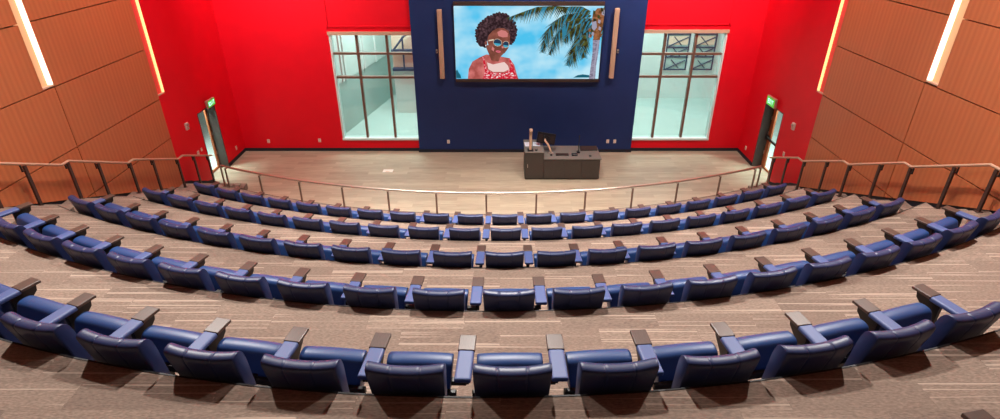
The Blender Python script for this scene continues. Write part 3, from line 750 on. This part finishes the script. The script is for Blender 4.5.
def stair_z(fr, y):
    """height of the aisle walking surface at y"""
    for i in range(7):
        yf = fr[i] - (.1 if i else 0); nxt = (fr[i-1] - (.1 if i > 1 else 0) - .2) if i else yf + 1.45
        zl = ZF[i-1] if i else 0; z = ZF[i]; t = (nxt-yf)/4; r = (z-zl)/4
        if yf - .22 <= y <= yf: return z
        if yf < y <= nxt + .02:
            kk = int((y-yf)/t) + 1
            return zl if kk >= 4 else z - r*kk
    return 0
def rail_top(fr):
    pts = []
    for i in range(5, 0, -1): pts += [(fr[i]-.2, ZF[i]+.80), (fr[i], ZF[i]+.80)]
    pts += [(fr[0]-.23, ZF[0]+.84), (fr[0], ZF[0]+.84), (fr[0]+1.47, .92)]
    return pts
def rail_z(pts, y):
    for (a, za), (b, zb) in zip(pts, pts[1:]):
        if a <= y <= b: return za + (zb-za)*(y-a)/(b-a)
    return pts[-1][1]
for X, fr, ys, nm in ((XL+.2, LY, [6.2, 7.0, 7.8, 8.68, 9.46, 10.44, 11.22, 12.19, 13.02, 14.03, 14.82, 15.54], 'left'),
                      (XR-.2, RY, [5.4, 6.9, 7.6, 8.4, 9.2, 10.18, 11.02, 12.0, 12.86, 13.83, 14.66, 15.4], 'right')):
    pts = rail_top(fr)
    ys = [y for y in ys if y > pts[0][0]]
    handrail(X, pts, [(y, rail_z(pts, y), stair_z(fr, y)) for y in ys], nm)

# ------------------------------------------------------------------ seats
def smooth_loop(pts, it=2):
    for _ in range(it):
        q = []
        for i in range(len(pts)):
            a, b = Vector(pts[i]), Vector(pts[(i+1) % len(pts)])
            q += [a*.75+b*.25, a*.25+b*.75]
        pts = q
    return pts
def cushion(prof, W, wing=0, wing_p=2.5, seams=(), crown=0, taper=0, end_r=.03, dip=0):
    """profile (y,z) swept across x with rounded ends, seams and swept-forward wings"""
    zs = [p[1] for p in prof]; z0, z1 = min(zs), max(zs); cy = sum(p[0] for p in prof)/len(prof); cz = (z0+z1)/2
    st = [(-1,.86),(-.992,.95),(-.975,.99),(-.9,1)]
    xs_ = [-.75,-.6,-.45,-.3,-.15,0,.15,.3,.45,.6,.75]
    for s in seams: xs_ += [s-.035, s, s+.035]
    st += [(x, 1 - (.055 if any(abs(x-s) < .001 for s in seams) else 0)) for x in sorted(set(xs_))]
    st += [(.9,1),(.975,.99),(.992,.95),(1,.86)]
    rings = []
    for u, k in st:
        ring = []
        for y, z in prof:
            t = (z - z0)/(z1 - z0)
            hw = W/2*(1 - taper*(1-t))
            ky = 1 - (1-k)*1.0; kz = 1 - (1-k)*.25
            ring.append(Vector((u*hw - (0 if abs(u) < .95 else math.copysign((1-k)*.06, u)*0), cy + (y-cy)*ky + wing*abs(u)**wing_p*(.4+.6*t), cz + (z-cz)*kz - crown*abs(u)**2.2*t + dip*abs(u)**2*t)))
        rings.append(ring)
    return rings
back_prof = smooth_loop([(-.175,.992),(-.095,.998),(-.045,.92),(-.005,.66),(.035,.46),(.04,.34),(-.045,.34),(-.075,.50),(-.13,.74),(-.19,.955)], 2)
seat_prof = smooth_loop([(.325,.628),(.44,.632),(.48,.575),(.41,.40),(.36,.33),(.25,.33),(.235,.40),(.295,.56)], 2)

def make_seat(arms=(1,)):
    e = empty('auditorium_seat', (0,0,0))
    k = MB(); k.loft(cushion(back_prof, .55, wing=.028, wing_p=2.2, seams=(-.38,.38), taper=.08, dip=.012)); k.build('backrest', M['vinyl_shaded'], e, smooth=True)
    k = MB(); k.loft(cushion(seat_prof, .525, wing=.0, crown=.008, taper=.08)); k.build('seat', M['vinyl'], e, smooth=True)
    k = MB(); k.box(-.30, .30, .20, .24, .37, .43); k.box(-.05, .05, .12, .24, .03, .40); k.box(-.13, .13, .04, .3, 0, .03); k.build('pedestal', M['blackmetal'], e, bev=.005)
    for q in arms:
        a = MB(); a.box(.369*q-.064, .369*q+.064, .085, .41, .645, .69); o = a.build('armrest', M['pad'], e, bev=.018, seg=3)
        a = MB(); a.box(.369*q-.068, .369*q+.068, .40, .58, .665, .694); a.build('arm_cap', M['cap'], o, bev=.006)
        a = MB(); a.prism([(.32,.40),(.38,.40),(.43,.50),(.54,.59),(.555,.667),(.32,.667)], .369*q-.022, .369*q+.022, 'x')
        a.box(*sorted((.05*q, .369*q)), .31, .36, .395, .44); a.box(*sorted((.05*q, .11*q)), .2, .36, .395, .44)
        a.build('stanchion', M['blackmetal'], e, bev=.004)
    return e
ORD = ['first','second','third','fourth','fifth','sixth','seventh','eighth','ninth','tenth']
ROWN = ['front','second','third','fourth','fifth','rearmost visible']
proto = make_seat(); proto_end = make_seat((-1, 1))
GRP = 'navy auditorium seats in curved rows'
used = [False, False]
spec = [range(-10,10), range(-10,10), range(-10,10), range(-10,10), range(-7,6), range(3,4)]
for i in range(6):
    ks = list(spec[i])
    koff = 0
    for n, kk in enumerate(ks):
        last = (kk == -10)
        src, ui = (proto_end, 1) if last else (proto, 0)
        if not used[ui]: o = src; used[ui] = True
        else: o = copy_tree(src)
        ph = F0[i] + kk*PITCH/RR[i]
        dx = (.01, .03, .04, .05, 0, 0)[i]*min(abs(ph)/(9.5*PITCH/RR[i]), 1.1)**4 if ph < 0 else 0
        o.location = (XC + RR[i]*math.sin(ph) + dx, YC[i] - RR[i]*math.cos(ph) - end_shift(i, ph), ZF[i])
        o.rotation_euler = (0, 0, ph)
        L_ = n; R_ = len(ks) - 1 - n
        side, c = ('left', L_) if L_ <= R_ else ('right', R_)
        if i == 5: lab = 'seat at the bottom right corner, only its brown arm tip showing'
        else:
            rown = 'the ' + ROWN[i] + ' row' + (' from the stage' if i else ' by the stage')
            lab = 'navy seat %s from the %s end of %s' % (ORD[c], side, rown)
            if c == 0: lab = 'navy seat at the %s end of %s' % (side, rown)
        tag(o, lab, 'seat', GRP)

# ---------------------------------------------------------------- lighting
W = bpy.data.worlds.new('world'); S.world = W; W.use_nodes = True
bg = W.node_tree.nodes['Background']; bg.inputs['Color'].default_value = (1, .93, .86, 1); bg.inputs['Strength'].default_value = .3
def area(name, loc, target, size, power, col=(1,.93,.84), sy=None, spread=PI):
    l = bpy.data.lights.new(name, 'AREA'); l.energy = power; l.color = col; l.size = size; l.spread = spread
    if sy: l.shape = 'RECTANGLE'; l.size_y = sy
    o = bpy.data.objects.new(name, l); COL.objects.link(o); o.location = loc
    o.rotation_euler = (Vector(target) - Vector(loc)).to_track_quat('-Z', 'Y').to_euler()
    return o
WHITE = (1,.95,.89)
for x in (-3.6, 0, 3.6): area('ceiling_lamp', (x, 11.6, 10.3), (x*.9, 12.2, 0), .5, 185, WHITE, spread=1.2)
for x in (-5.5, 0, 5.5): area('ceiling_lamp', (x, 8.3, 10.3), (x, 4.5, 2.5), .28, 380, WHITE, spread=2.2)
for x in (-6.4, 6.0): area('wall_washer', (x, 14.6, 10.0), (x, 18.4, 7.0), .6, 260, WHITE, spread=1.5)
for sx in (-1, 1):
    for y in (10.2, 13.6): area('wall_washer', (-.3 + sx*5.6, y, 10.2), (-.3 + sx*8.57, y + .3, 3.5), .7, 68, WHITE, spread=1.8)  # unseen lamps added to brighten the side walls
area('wall_washer', (.9, 14.6, 10.0), (.9, 18.2, 6.0), .6, 130, WHITE, spread=1.5)
area('corridor_lamp', (-4, 21.2, 6.0), (-4.2, 21.4, 0), 2.5, 540, (.95,1,.99), 3)
area('corridor_lamp', (6, 21.5, 6.0), (6, 22, 0), 3, 560, (.95,1,.99), 3)
for s, X in ((-1, XL), (1, XR)): area('vestibule_lamp', (X + s*1.0, 16.4, 3.1), (X + s*1.0, 16.4, 0), .8, 330, (.95,1,.99))

S.view_settings.view_transform = 'Standard'; S.view_settings.look = 'None'
S.view_settings.exposure = 0; S.view_settings.gamma = 1; S.view_settings.use_curve_mapping = False
S.cycles.use_denoising = True; S.cycles.max_bounces = 6; S.cycles.diffuse_bounces = 4; S.cycles.transparent_max_bounces = 8
S.cycles.sample_clamp_indirect = 4
